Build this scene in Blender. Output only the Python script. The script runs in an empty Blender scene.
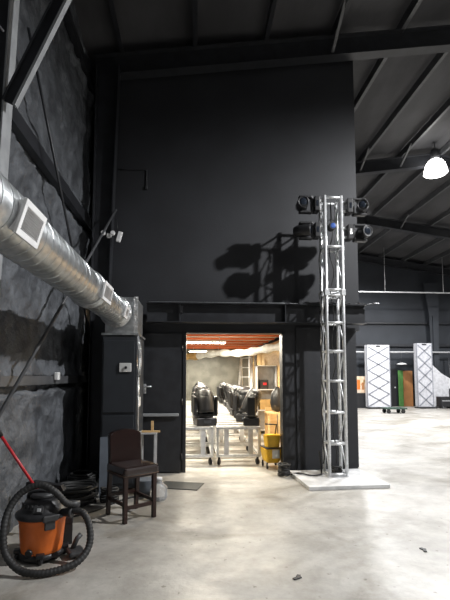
import bpy, bmesh, math, random
from mathutils import Vector, Matrix, noise
random.seed(7)
S = bpy.context.scene
COL = S.collection
PI = math.pi
def R(a): return math.radians(a)

# ------------------------------------------------------------------ materials
def mat(name, col, rough=0.6, metal=0.0, col2=None, scale=8.0, bump=0.0, bscale=None, lo=0.4, hi=0.6,
        emit=None, estr=0.0, spec=0.5, stretch=None, alpha=None, trans=0.0, coat=0.0):
    m = bpy.data.materials.new(name); m.use_nodes = True
    nt = m.node_tree; b = nt.nodes['Principled BSDF']
    b.inputs['Base Color'].default_value = (*col, 1)
    b.inputs['Roughness'].default_value = rough
    b.inputs['Metallic'].default_value = metal
    b.inputs['Specular IOR Level'].default_value = spec
    b.inputs['Transmission Weight'].default_value = trans
    b.inputs['Coat Weight'].default_value = coat
    tc = nt.nodes.new('ShaderNodeTexCoord')
    mp = nt.nodes.new('ShaderNodeMapping')
    nt.links.new(tc.outputs['Object'], mp.inputs['Vector'])
    if stretch: mp.inputs['Scale'].default_value = stretch
    n = nt.nodes.new('ShaderNodeTexNoise'); n.inputs['Scale'].default_value = scale
    n.inputs['Detail'].default_value = 6
    nt.links.new(mp.outputs['Vector'], n.inputs['Vector'])
    if col2 is None: col2 = tuple(c*0.82 for c in col)
    r = nt.nodes.new('ShaderNodeValToRGB')
    r.color_ramp.elements[0].position = lo; r.color_ramp.elements[1].position = hi
    r.color_ramp.elements[0].color = (*col2, 1); r.color_ramp.elements[1].color = (*col, 1)
    nt.links.new(n.outputs['Fac'], r.inputs['Fac'])
    nt.links.new(r.outputs['Color'], b.inputs['Base Color'])
    if bump:
        n2 = nt.nodes.new('ShaderNodeTexNoise'); n2.inputs['Scale'].default_value = bscale or scale
        n2.inputs['Detail'].default_value = 8
        nt.links.new(mp.outputs['Vector'], n2.inputs['Vector'])
        bp = nt.nodes.new('ShaderNodeBump'); bp.inputs['Strength'].default_value = bump
        bp.inputs['Distance'].default_value = 0.05
        nt.links.new(n2.outputs['Fac'], bp.inputs['Height'])
        nt.links.new(bp.outputs['Normal'], b.inputs['Normal'])
    if emit:
        b.inputs['Emission Color'].default_value = (*emit, 1)
        b.inputs['Emission Strength'].default_value = estr
    return m

M = {}
M['foam'] = mat('black sprayed foam', (0.125,0.134,0.148), 0.6, col2=(0.052,0.056,0.063), scale=3.2, bump=0.9, bscale=9, lo=0.35, hi=0.65)
M['blackwall'] = mat('black painted board', (0.0235,0.0250,0.0295), 0.62, col2=(0.0185,0.0195,0.023), scale=1.2, bump=0.04, bscale=40)
M['blacksteel'] = mat('black painted steel', (0.025,0.0265,0.031), 0.42, col2=(0.018,0.019,0.022), scale=6)
M['greysteel'] = mat('dark grey primed steel', (0.09,0.092,0.098), 0.45, col2=(0.07,0.072,0.076), scale=6)
M['ceiling'] = mat('dark roof insulation', (0.06,0.06,0.064), 0.75, col2=(0.038,0.038,0.041), scale=1.3, bump=0.3, bscale=3.0, stretch=(1,0.5,1))
M['galv'] = mat('galvanised sheet', (0.66,0.68,0.69), 0.36, 0.9, col2=(0.5,0.52,0.53), scale=14)
M['alu'] = mat('brushed aluminium', (0.78,0.79,0.80), 0.38, 0.55, scale=20)
M['whitepaint'] = mat('white paint', (0.80,0.80,0.80), 0.5, scale=5, col2=(0.72,0.72,0.72))
M['platewhite'] = mat('scuffed white board', (0.66,0.66,0.66), 0.55, scale=5, col2=(0.50,0.50,0.50))
M['blackplastic'] = mat('black plastic', (0.020,0.020,0.022), 0.38, scale=10)
M['rubber'] = mat('black rubber', (0.022,0.022,0.022), 0.6, scale=20)
M['charcoal'] = mat('charcoal plastic', (0.045,0.046,0.048), 0.45, scale=10)
M['orange'] = mat('orange plastic', (0.86,0.20,0.035), 0.42, scale=9, col2=(0.76,0.165,0.025))
M['leather'] = mat('dark brown leather', (0.018,0.0070,0.0055), 0.25, scale=14, col2=(0.013,0.0052,0.0042), bump=0.03, bscale=30, coat=0.4)
M['darkwood'] = mat('espresso wood', (0.028,0.011,0.008), 0.35, scale=10, col2=(0.017,0.007,0.005), stretch=(4,4,0.6))
M['stitch'] = mat('tan stitching', (0.16,0.10,0.07), 0.6)
M['red'] = mat('red painted pole', (0.55,0.02,0.03), 0.4)
M['furnace'] = mat('dark slate enamel', (0.031,0.035,0.041), 0.42, scale=3, col2=(0.026,0.029,0.034))
M['palesteel'] = mat('pale grey steel', (0.30,0.31,0.32), 0.5)  # own colour on the panic bar; painted light on the left steel flanges
M['bluegrey'] = mat('blue grey board', (0.13,0.15,0.18), 0.55, scale=4)
M['sticker'] = mat('white sticker paper', (0.72,0.72,0.70), 0.6)
M['foil'] = mat('crumpled foil tape', (0.75,0.75,0.75), 0.3, 0.85, scale=18, bump=0.6, bscale=25)
M['clear'] = mat('clear plastic', (0.92,0.94,0.95), 0.12, trans=0.75, scale=10)
M['mat'] = mat('dark rubber mat', (0.05,0.052,0.05), 0.6, scale=30)
M['lens'] = mat('dark lens glass', (0.02,0.025,0.035), 0.06, coat=1.0)
M['bluelens'] = mat('blue lens', (0.03,0.09,0.35), 0.15)
M['yellow'] = mat('yellow plastic', (0.80,0.47,0.02), 0.42)
M['ply'] = mat('raw plywood', (0.72,0.50,0.25), 0.6, scale=3, col2=(0.60,0.39,0.17), stretch=(1,1,6))
M['joist'] = mat('red orange warm lit timber', (0.72,0.17,0.045), 0.6, scale=4, col2=(0.58,0.11,0.03), stretch=(0.4,6,6))  # warm room light on the wood is put into this red orange
M['insul'] = mat('white ceiling lining', (0.80,0.76,0.68), 0.7, scale=3, bump=0.2)
M['greyroom'] = mat('grey painted block', (0.12,0.12,0.105), 0.6, scale=2.5, col2=(0.07,0.07,0.06))
M['wrap'] = mat('white duct wrap', (0.80,0.80,0.76), 0.5, scale=8, bump=0.5, bscale=9)
M['kraft'] = mat('brown kraft wrap', (0.42,0.27,0.10), 0.6, scale=8)
M['fabric'] = mat('white stretch fabric', (0.70,0.70,0.73), 0.7)
M['dimfabric'] = mat('dimly lit stretch fabric', (0.50,0.50,0.53), 0.7)  # the white fabric again, with weaker light put into a greyer colour
M['lattice'] = mat('grey tower lattice', (0.24,0.25,0.28), 0.5)
M['greenpaint'] = mat('green paint', (0.10,0.28,0.07), 0.6)
M['cream'] = mat('cream orange canvas', (0.75,0.50,0.30), 0.6, col2=(0.72,0.62,0.5), scale=5)
M['ochre'] = mat('ochre panel', (0.42,0.19,0.07), 0.6, scale=3)
M['cartgreen'] = mat('dark green dolly', (0.03,0.06,0.045), 0.6)
M['darkwall'] = mat('charcoal end wall', (0.026,0.030,0.037), 0.6, scale=0.8, col2=(0.020,0.023,0.029))
M['emit_bay'] = mat('lamp diffuser', (1,1,1), 0.5, emit=(1,0.98,0.95), estr=12)
M['emit_tube'] = mat('fluorescent tube', (1,1,1), 0.5, emit=(1,0.93,0.78), estr=26)
M['greygrille'] = mat('grille grey', (0.50,0.50,0.51), 0.5)

def concrete():
    m = bpy.data.materials.new('worn concrete'); m.use_nodes = True
    nt = m.node_tree; b = nt.nodes['Principled BSDF']; L = nt.links.new
    tc = nt.nodes.new('ShaderNodeTexCoord')
    def nz(scale, det=8, rough=0.6, dist=0):
        n = nt.nodes.new('ShaderNodeTexNoise'); n.inputs['Scale'].default_value = scale
        n.inputs['Detail'].default_value = det; n.inputs['Roughness'].default_value = rough
        n.inputs['Distortion'].default_value = dist
        L(tc.outputs['Object'], n.inputs['Vector']); return n
    def ramp(n, a, c1, bb, c2):
        r = nt.nodes.new('ShaderNodeValToRGB'); e = r.color_ramp.elements
        e[0].position = a; e[0].color = (*c1,1); e[1].position = bb; e[1].color = (*c2,1)
        L(n.outputs[0], r.inputs['Fac']); return r
    base = ramp(nz(0.9, 10, 0.65, 0.6), 0.36, (0.305,0.287,0.258), 0.62, (0.45,0.43,0.395))
    fine = ramp(nz(7, 10, 0.7), 0.35, (0.80,0.80,0.80), 0.6, (1,1,1))
    stain = ramp(nz(0.55, 6, 0.6, 1.2), 0.36, (0.68,0.66,0.62), 0.48, (1,1,1))
    spots = ramp(nz(16, 3, 0.5), 0.27, (0.55,0.53,0.5), 0.33, (1,1,1))
    def mul(a, c):
        x = nt.nodes.new('ShaderNodeMix'); x.data_type = 'RGBA'; x.blend_type = 'MULTIPLY'
        x.inputs['Factor'].default_value = 1
        L(a, x.inputs[6]); L(c, x.inputs[7]); return x.outputs[2]
    c = mul(mul(mul(base.outputs['Color'], fine.outputs['Color']), stain.outputs['Color']), spots.outputs['Color'])
    L(c, b.inputs['Base Color'])
    rr = ramp(nz(1.7), 0.35, (0.35,)*3, 0.65, (0.6,)*3); L(rr.outputs['Color'], b.inputs['Roughness'])
    bp = nt.nodes.new('ShaderNodeBump'); bp.inputs['Strength'].default_value = 0.12; bp.inputs['Distance'].default_value = 0.02
    L(nz(20).outputs['Fac'], bp.inputs['Height']); L(bp.outputs['Normal'], b.inputs['Normal'])
    return m
M['concrete'] = concrete()

# ------------------------------------------------------------------ mesh builder
class MB:
    def __init__(s): s.bm = bmesh.new(); s.sm = False
    def box(s, c, d, rot=None, bev=0.0):
        r = bmesh.ops.create_cube(s.bm, size=1)
        vs = r['verts']
        for v in vs: v.co = Vector((v.co.x*d[0], v.co.y*d[1], v.co.z*d[2]))
        if bev:
            es = list({e for v in vs for e in v.link_edges})
            rb = bmesh.ops.bevel(s.bm, geom=es, offset=bev, segments=2, affect='EDGES', profile=0.5)
            vs = list({v for f in rb['faces'] for v in f.verts} | {v for v in vs if v.is_valid})
        m = Matrix.Translation(c) @ (rot.to_4x4() if rot else Matrix())
        for v in vs: v.co = m @ v.co
        return s
    def bar(s, a, b, w, h=None, up=(0,0,1)):          # rectangular bar from a to b
        a = Vector(a); b = Vector(b); h = h or w; z = (b-a).normalized()
        u = Vector(up)
        if abs(z.dot(u)) > 0.98: u = Vector((0,1,0))
        x = u.cross(z).normalized(); y = z.cross(x)
        rot = Matrix((x,y,z)).transposed()
        return s.box((a+b)/2, (w,h,(b-a).length), rot)
    def tube(s, pts, r, n=8, closed=False, cap=True):
        P = [Vector(p) for p in pts]; N = len(P); rings = []
        rad = r if isinstance(r,(list,tuple)) else [r]*N
        T = []
        for i in range(N):
            if closed: t = P[(i+1)%N]-P[i-1]
            else: t = P[min(i+1,N-1)]-P[max(i-1,0)]
            T.append(t.normalized())
        up = Vector((0,0,1)) if abs(T[0].z) < 0.9 else Vector((1,0,0))
        x = up.cross(T[0]).normalized()
        for i in range(N):
            x = (x - T[i]*x.dot(T[i])).normalized(); y = T[i].cross(x)
            rings.append([s.bm.verts.new(P[i]+(x*math.cos(2*PI*k/n)+y*math.sin(2*PI*k/n))*rad[i]) for k in range(n)])
        for i in range(N if closed else N-1):
            A = rings[i]; B = rings[(i+1)%N]
            for k in range(n):
                f = s.bm.faces.new((A[k],A[(k+1)%n],B[(k+1)%n],B[k])); f.smooth = n > 5
        if cap and not closed:
            s.bm.faces.new(rings[0][::-1]); s.bm.faces.new(rings[-1])
        return s
    def lathe(s, prof, c=(0,0,0), n=28, rot=None, sx=1, sy=1, cap=True):
        m = Matrix.Translation(c) @ (rot.to_4x4() if rot else Matrix()); rings = []
        for r,z in prof:
            rings.append([s.bm.verts.new(m @ Vector((r*sx*math.cos(2*PI*k/n), r*sy*math.sin(2*PI*k/n), z))) for k in range(n)])
        for A,B in zip(rings, rings[1:]):
            for k in range(n):
                f = s.bm.faces.new((A[k],A[(k+1)%n],B[(k+1)%n],B[k])); f.smooth = True
        if cap:
            s.bm.faces.new(rings[0][::-1]); s.bm.faces.new(rings[-1])
        return s
    def prism(s, poly, d, c=(0,0,0), rot=None):       # polygon in local XY, extruded along local Z by d
        m = Matrix.Translation(c) @ (rot.to_4x4() if rot else Matrix())
        A = [s.bm.verts.new(m @ Vector((x,y,0))) for x,y in poly]
        B = [s.bm.verts.new(m @ Vector((x,y,d))) for x,y in poly]
        s.bm.faces.new(A[::-1]); s.bm.faces.new(B); n = len(poly)
        for k in range(n): s.bm.faces.new((A[k],A[(k+1)%n],B[(k+1)%n],B[k]))
        return s
    def quad(s, a, b, c, d):
        s.bm.faces.new([s.bm.verts.new(v) for v in (a,b,c,d)]); return s
    def build(s, name, m, parent=None, mod=None, label=None, smooth_angle=True):
        bmesh.ops.recalc_face_normals(s.bm, faces=s.bm.faces[:])
        me = bpy.data.meshes.new(name); s.bm.to_mesh(me); s.bm.free()
        me.materials.append(M[m] if isinstance(m,str) else m)
        o = bpy.data.objects.new(name, me); COL.objects.link(o)
        if parent: o.parent = parent
        if label: o['label'] = label
        return o

def tag(o, label=None, cat=None, group=None, kind=None):
    if label: o['label'] = label
    if cat: o['category'] = cat
    if group: o['group'] = group
    if kind: o['kind'] = kind
    return o
def empty(name, loc=(0,0,0), rz=0, label=None, cat=None, group=None, rot=None):
    o = bpy.data.objects.new(name, None); COL.objects.link(o); o.location = loc
    o.empty_display_size = 0.1
    o.rotation_euler = rot if rot else (0,0,rz)
    return tag(o, label, cat, group)
def struct(o): o['kind'] = 'structure'; return o
def copy_tree(o, parent=None):
    c = o.copy(); COL.objects.link(c)
    if parent: c.parent = parent
    for ch in list(o.children): copy_tree(ch, c)
    return c
def dup(o, loc, rot, label, group=None):
    c = copy_tree(o); c.location = loc; c.rotation_euler = rot; c['label'] = label
    if group: c['group'] = group
    return c
def smooth_path(pts, k=6):
    P = [Vector(p) for p in pts]; out = []
    for i in range(len(P)-1):
        p0 = P[max(i-1,0)]; p1 = P[i]; p2 = P[i+1]; p3 = P[min(i+2,len(P)-1)]
        for j in range(k):
            t = j/k
            out.append(0.5*((2*p1)+(p2-p0)*t+(2*p0-5*p1+4*p2-p3)*t*t+(3*p1-p0-3*p2+p3)*t**3))
    out.append(P[-1]); return out
RX = lambda a: Matrix.Rotation(a,3,'X')
RY = lambda a: Matrix.Rotation(a,3,'Y')
RZ = lambda a: Matrix.Rotation(a,3,'Z')

# ------------------------------------------------------------------ camera
th, pt = R(4.0), R(4.5)
cam = bpy.data.cameras.new('camera'); co = bpy.data.objects.new('camera', cam); COL.objects.link(co)
co.location = (0,0,1.6); co.rotation_euler = (PI/2+pt, 0, -th)
cam.sensor_fit = 'AUTO'; cam.sensor_width = 36; cam.lens = 433/600*36
cam.shift_y = 42/600; cam.clip_start = 0.05; cam.clip_end = 200
S.camera = co
S.view_settings.view_transform = 'Standard'; S.view_settings.look = 'None'
S.view_settings.gamma = 1; S.view_settings.use_curve_mapping = False
S.view_settings.exposure = 0.0

# ------------------------------------------------------------------ setting
WL, WR, YF, YN, RIDGE = -1.85, 16.2, 22.6, -6.0, 7.2
SL = 0.143
def roofz(x): return 7.27 + SL*(min(x, 2*RIDGE-x)+1.85)      # underside of the roof deck
o = MB().box(((WL+WR)/2,(YF+YN)/2,-0.1), (WR-WL+0.6, YF-YN+0.6, 0.2)).build('floor','concrete'); struct(o)
zl, zr = roofz(WL), roofz(RIDGE)
b = MB(); b.prism([(WL-0.3,zl-0.04),(RIDGE,zr),(WR+0.3,zl-0.04),(WR+0.3,zl+0.1),(RIDGE,zr+0.14),(WL-0.3,zl+0.1)], YF-YN+0.6, (0,YF+0.3,0), RX(PI/2))
struct(b.build('ceiling','ceiling'))
b = MB(); b.prism([(WL-.2,0),(WR+.2,0),(WR+.2,zl),(RIDGE,zr),(WL-.2,zl)], 0.15, (0,YF+0.15,0), RX(PI/2)); struct(b.build('wall_far','darkwall'))
b = MB(); b.prism([(WL-.2,0),(WR+.2,0),(WR+.2,zl),(RIDGE,zr),(WL-.2,zl)], 0.15, (0,YN,0), RX(PI/2)); struct(b.build('wall_rear','darkwall'))
struct(MB().box((WR+0.08,(YF+YN)/2,zl/2),(0.16,YF-YN,zl)).build('wall_right','darkwall'))

# left wall: sprayed foam, real relief
GIRTS = (1.55, 4.22, 6.75)
def foam_wall():
    bm = bmesh.new(); y0,y1,z0,z1 = 1.4,7.72,0.0,7.25
    ny,nz = 190,230; V = []
    for i in range(nz+1):
        row = []
        for j in range(ny+1):
            y = y0+(y1-y0)*j/ny; z = z0+(z1-z0)*i/nz
            p = Vector((0,y,z))
            d = 0.040*noise.fractal(p*1.3,1.0,2.0,4) + 0.032*noise.fractal(p*5.0+Vector((3,1,7)),0.9,2.1,4)
            d += 0.020*abs(noise.noise(p*3.1+Vector((9,9,9))))
            for g in GIRTS:                          # foam breaks off raggedly round each girt
                e = abs(z-g+0.06+0.05*noise.noise(Vector((5,y*4,g))))
                q = 0.085 if g < 2 else 0.15
                if e < q: d -= 0.06
                elif e < q+0.15: d += 0.045*(1-(e-q)/0.15)
            row.append(bm.verts.new((WL-0.03+d, y, z)))
        V.append(row)
    for i in range(nz):
        for j in range(ny):
            f = bm.faces.new((V[i][j],V[i][j+1],V[i+1][j+1],V[i+1][j])); f.smooth = True
    m = MB(); m.bm.free(); m.bm = bm
    return m.build('wall_left','foam')
struct(foam_wall())
struct(MB().box((WL-0.17,(1.4+YN)/2,zl/2),(0.16,1.4-YN,zl)).build('wall_left','foam'))
struct(MB().box((WL-0.2,(1.4+YF)/2,zl/2),(0.1,YF-1.4,zl)).build('wall_left','blackwall'))
for g, mm in zip(GIRTS, ('greysteel','blacksteel','blacksteel')):
    b = MB()
    yb = 7.6
    gh = 0.09 if g < 2 else 0.16
    b.box((WL+0.03,(1.4+yb)/2,g),(0.012,yb-1.4,gh)); b.box((WL-0.01,(1.4+yb)/2,g+gh/2),(0.09,yb-1.4,0.012)); b.box((WL-0.01,(1.4+yb)/2,g-gh/2),(0.09,yb-1.4,0.012))
    struct(b.build('girt',mm))

# tall black mezzanine wall, door wall under it, storage room
UW, LWY = 7.42, 7.40
b = MB(); zt0, zt1 = roofz(-1.40)-0.30, roofz(2.9)-0.30
b.prism([(-1.72,2.4),(2.9,2.4),(2.9,zt1),(-1.72,zt0-0.05)], 0.15, (0,UW+0.15,0), RX(PI/2)); struct(b.build('wall_back','blackwall'))
DX0,DX1,DZ = -0.19,1.55,2.365
b = MB()
b.box(((-1.72+DX0)/2,LWY+0.1,1.3),(DX0+1.72,0.2,2.6)); b.box(((2.8+DX1)/2,LWY+0.1,1.3),(2.8-DX1,0.2,2.6)); b.box(((DX0+DX1)/2,LWY+0.1,(DZ+2.6)/2),(DX1-DX0,0.2,2.6-DZ))
struct(b.build('wall_front','blackwall'))
struct(MB().box((2.275,LWY-0.015,1.225),(1.05,0.03,2.45)).build('trim_1','blackwall'))     # raised bay right of the doorway
SY1 = 17.2
struct(MB().box((2.85,(7.6+SY1)/2,zt1/2),(0.1,SY1-7.6,zt1)).build('wall_block','blackwall'))
struct(MB().box((0.56,SY1+0.08,1.35),(4.56,0.16,2.7)).build('wall_storage_back','greyroom'))
struct(MB().box((2.36,(7.6+SY1)/2,1.3),(0.06,SY1-7.6,2.6)).build('wall_storage_right','ply'))
struct(MB().box((-1.68,(7.6+SY1)/2,1.3),(0.06,SY1-7.6,2.6)).build('wall_storage_left','greyroom'))
struct(MB().box((0.34,(7.6+SY1)/2,2.74),(4.1,SY1-7.6,0.06)).build('ceiling_storage','insul'))
for k in range(9):
    y = 8.3+1.05*k
    struct(MB().box((0.34,y,2.682),(3.96,0.10,0.06)).build('joist','joist'))
struct(MB().box((DX0+0.02,LWY+0.1,DZ/2),(0.05,0.24,DZ)).build('door_frame_left','blacksteel'))
struct(MB().box((DX1-0.02,LWY+0.1,DZ/2),(0.05,0.24,DZ)).build('door_frame_right','blacksteel'))
struct(MB().box(((DX0+DX1)/2,LWY+0.1,DZ-0.01),(DX1-DX0,0.24,0.04)).build('door_frame_top','blacksteel'))

# rafters, purlins
def ibeam(b, a, c, depth0, depth1, fw=0.2, t=0.016):
    """tapered I section between a and c (top line), web in the XZ plane"""
    a = Vector(a); c = Vector(c)
    n = Vector((-(c-a).z,0,(c-a).x)).normalized()
    if n.z < 0 or (abs(n.z) < 0.2): pass
    a2 = a-n*depth0; c2 = c-n*depth1
    y = a.y
    b.prism([(a.x,a.z),(c.x,c.z),(c2.x,c2.z),(a2.x,a2.z)], t, (0,y+t/2,0), RX(PI/2))
    b.bar(a,c,fw,t,up=n); b.bar(a2,c2,fw,t,up=n)
    return b
for i,y in enumerate((7.22,12.3,17.4,22.3,2.0,-3.0)):
    for side in (0,1):
        if side == 0: x0,x1 = WL+0.1,RIDGE
        else: x0,x1 = WR-0.1,RIDGE
        b = MB()
        p0 = Vector((x0,y,roofz(x0)-0.21)); p1 = Vector((x1,y,roofz(x1)-0.21))
        d = 0.36 if i < 1 else 0.36
        if side == 1: p0,p1 = p1,p0
        ibeam(b,p0,p1,d,d)
        struct(b.build('rafter','blacksteel'))
PX = [-1.3+1.25*k for k in range(14)]
for x in PX:
    if abs(x-RIDGE) < 0.2: continue
    z = roofz(x)
    b = MB(); b.box((x,(YF+YN)/2,z-0.115),(0.012,YF-YN-0.2,0.19)); b.box((x+0.03,(YF+YN)/2,z-0.205),(0.07,YF-YN-0.2,0.012))
    struct(b.build('purlin','greysteel' if x > 3 else 'blacksteel'))
# short flange braces from rafter to purlin
for (x,y) in ((2.45,7.22),(6.2,12.3),(8.7,17.4),(4.95,12.3)):
    zb = roofz(x)-0.50
    struct(MB().bar((x-0.02,y-0.05,zb),(x-0.02,y-0.75,roofz(x)-0.14),0.05,0.05).build('flange_brace','greysteel'))

# ------------------------------------------------------------------ steelwork on the left
cl = empty('steel_column',(-1.62,3.62,0),label='tapered grey steel column at far left edge with inner flange coloured pale as if lit',cat='column')
b = MB(); b.prism([(-0.14,0),(-0.08,0),(0.09,7.0),(-0.14,7.0)],0.012,(0,0.006,0),RX(PI/2)); b.build('web','blacksteel',cl)
b = MB(); b.bar((-0.07,0,0.0),(0.10,0,7.0),0.17,0.014,up=(1,0,0.01)); b.build('flange','palesteel',cl,label='inner flange with light put into its pale grey')  # paler than the outer flange, standing for the light that falls on it
b = MB(); b.bar((-0.15,0,0),(-0.15,0,7.0),0.17,0.014,up=(1,0,0.01)); b.build('flange','blacksteel',cl)
kb = empty('knee_brace',(-1.55,3.55,3.86),label='diagonal steel brace rising from the column at upper left',cat='brace')
v = Vector((0.98,0,2.35))
nrm = Vector((v.z,0,-v.x)).normalized()
MB().bar((0,0,0),v,0.012,0.105,up=nrm).build('web','blacksteel',kb)
MB().bar(nrm*0.052,v+nrm*0.052,0.06,0.022,up=nrm).build('flange','palesteel',kb,label='lower flange with light put into its pale colour')  # the bright lower edge is painted light, put into a paler steel
MB().bar(-nrm*0.052,v-nrm*0.052,0.06,0.012,up=nrm).build('flange','blacksteel',kb)
cc = empty('steel_column',(-1.52,7.12,0),label='black steel column in the corner between foam wall and tall black wall',cat='column')
MB().prism([(-0.14,0),(0.05,0),(0.22,6.85),(-0.14,6.8)],0.012,(0,0.0,0),RX(PI/2)).build('web','blacksteel',cc)
MB().bar((0.06,-0.01,0.0),(0.21,-0.01,6.85),0.2,0.014,up=(1,0,0.01)).build('flange','blacksteel',cc)
MB().bar((-0.15,-0.01,0),(-0.15,-0.01,6.8),0.2,0.014,up=(1,0,0.01)).build('flange','blacksteel',cc)
o = MB().tube([(-1.30,7.02,4.32),(-1.74,3.97,1.2)],0.018).build('brace_rod','greysteel'); tag(o,'thin steel rod sloping down left across the foam wall behind the duct','rod')
o = MB().tube([(-1.70,4.25,5.12),(-1.62,6.9,2.1)],0.016).build('brace_rod','blacksteel'); tag(o,'thin black steel rod sloping down right across the foam wall','rod')
o = MB().tube([(-1.6,3.5,4.45),(-1.8,3.0,4.6)],0.012).build('brace_rod','greysteel'); tag(o,'short thin rod beside the column at the upper left edge','rod')

# wall beam above the doorway
lb = empty('steel_beam',(-0.79,7.15,2.48),label='long black steel beam running above the lit doorway',cat='beam')
MB().box((1.84,0.0,0.16),(3.68,0.012,0.30)).build('web','blacksteel',lb)
MB().box((1.84,0.01,0.315),(3.68,0.26,0.016)).build('flange','blacksteel',lb)
MB().box((1.84,0.01,0.006),(3.68,0.26,0.012)).build('flange','blacksteel',lb)
for x in (0.54,2.29): MB().box((x,-0.06,0.16),(0.014,0.11,0.29)).build('stiffener','blacksteel',lb)
MB().box((0.57,-0.08,0.2),(0.05,0.08,0.12)).build('clamp','blackplastic',lb)
# ragged sheet and loose wire on the beam
bm = MB()
pts = []
for i in range(26):
    x = 1.85+i*0.05
    pts.append((x, 7.03+0.012*math.sin(i*1.3), 2.828+0.018*noise.noise(Vector((i*0.7,1,2)))-0.0008*i))
for i in range(25):
    x0 = pts[i]; x1 = pts[i+1]
    w0 = 0.24*(1-i/27); w1 = 0.24*(1-(i+1)/27)
    bm.quad(x0,x1,(x1[0],x1[1]+w1,x1[2]+0.012),(x0[0],x0[1]+w0,x0[2]+0.012))
o = bm.build('loose_sheet','greysteel'); tag(o,'ragged grey sheet lying on the right end of the beam','sheet')
sm = o.modifiers.new('t','SOLIDIFY'); sm.thickness = 0.012
w = smooth_path([(-0.76,7.10,2.812),(-0.6,7.06,2.812),(-0.2,7.07,2.812),(0.3,7.06,2.81),(0.9,7.08,2.812),(1.3,7.06,2.812),(1.72,7.09,2.812)],5)
o = MB().tube(w,0.006,6).build('loose_wire','galv'); tag(o,'thin pale wire lying along the top of the steel beam','wire')
# conduit on the tall wall
o = MB().tube(smooth_path([(-1.33,7.408,5.20),(-1.0,7.408,5.20),(-0.88,7.408,5.20),(-0.86,7.408,5.16),(-0.86,7.408,4.9)],4),0.011).build('conduit','blacksteel'); tag(o,'thin black conduit elbow on the tall black wall','conduit')
MB().box((-0.86,7.405,4.88),(0.04,0.03,0.06),bev=0.006).build('junction_box','blacksteel',o)

# open black door leaf lying against the wall, left of the doorway
dl = empty('door_leaf',(DX0-0.02,7.33,0.02),label='black door swung open against the wall left of the lit doorway',cat='door')
MB().box((-0.47,0.02,1.15),(0.92,0.045,2.29)).build('panel','blacksteel',dl)
pb = MB().box((-0.42,-0.045,0.94),(0.74,0.035,0.05),bev=0.008).build('panic_bar','palesteel',dl,label='steel panic bar')
MB().box((-0.80,-0.02,0.94),(0.08,0.05,0.07),bev=0.006).build('end_cap','blackplastic',pb)
hd = MB().tube([(-0.62,-0.005,1.40),(-0.62,-0.07,1.40),(-0.50,-0.07,1.41)],0.011).box((-0.62,-0.01,1.37),(0.05,0.02,0.16),bev=0.004).build('handle','alu',dl)
for z in (0.25,1.15,2.05): MB().tube([(0.0,-0.01,z-0.05),(0.0,-0.01,z+0.05)],0.012).build('hinge','blacksteel',dl)

# ------------------------------------------------------------------ air handler + duct
FX0,FX1,FY0,FY1,FH = -1.30,-0.815,6.20,7.05,2.18
fu = empty('air_handler',((FX0+FX1)/2,FY0,0),label='tall slate grey air handler cabinet at the end of the silver duct',cat='furnace')
W = FX1-FX0; D = FY1-FY0
MB().box((0,D/2,0.05+FH/2-0.03),(W,D,FH-0.06),bev=0.008).build('cabinet','furnace',fu)
MB().box((0,D/2,0.02),(W-0.06,D-0.06,0.04)).build('plinth','blackplastic',fu)
for z0,z1 in ((0.12,1.05),(1.09,2.10)):
    MB().box((-0.004,-0.008,(z0+z1)/2),(W-0.05,0.016,z1-z0),bev=0.006).build('access_panel','furnace',fu)
MB().box((0,D/2,FH+0.015),(W+0.03,D+0.03,0.03)).build('top_flange','galv',fu)
pl = MB().box((0,D/2,FH+0.29),(W-0.05,D-0.06,0.52),bev=0.005).build('plenum','galv',fu,label='bare galvanised plenum box')
MB().bar((W/2-0.03,0.035,FH+0.02),(W/2-0.03,0.035,FH+0.56),0.06,0.012).build('foil_tape','foil',fu)
MB().tube([(W/2+0.012,0.03,1.60),(W/2+0.03,0.05,1.80),(W/2+0.02,0.05,2.0),(W/2-0.02,0.04,2.19)],0.035,8).build('drain_hose','clear',fu)
MB().tube([(W/2+0.02,0.03,0.55),(W/2+0.02,0.03,1.2),(W/2+0.018,0.03,1.62)],0.014,8).build('pipe','foil',fu)
tb = MB().box((0.085,-0.022,1.72),(0.165,0.028,0.125),bev=0.005).build('control_plate','sticker',fu,label='white control plate with a dark knob')
MB().lathe([(0.02,0),(0.018,0.02)],(0.095,-0.036,1.72),12,RX(PI/2)).build('knob','blackplastic',tb)
for (y,z,h,w_) in ((0.22,2.03,0.09,0.16),(0.20,1.76,0.20,0.16),(0.13,1.36,0.18,0.13),(0.35,1.22,0.14,0.18)):
    MB().box((W/2+0.003,y,z),(0.004,w_,h)).build('sticker','sticker',fu,label='white paper sticker')

dc = empty('air_duct',(-1.12,6.21,2.51),label='silver spiral air duct running along the left wall to the air handler',cat='duct')
r = 0.175
prof = []
y = 6.36+0.02; n = 170; L = 5.6
b = MB()
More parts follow.
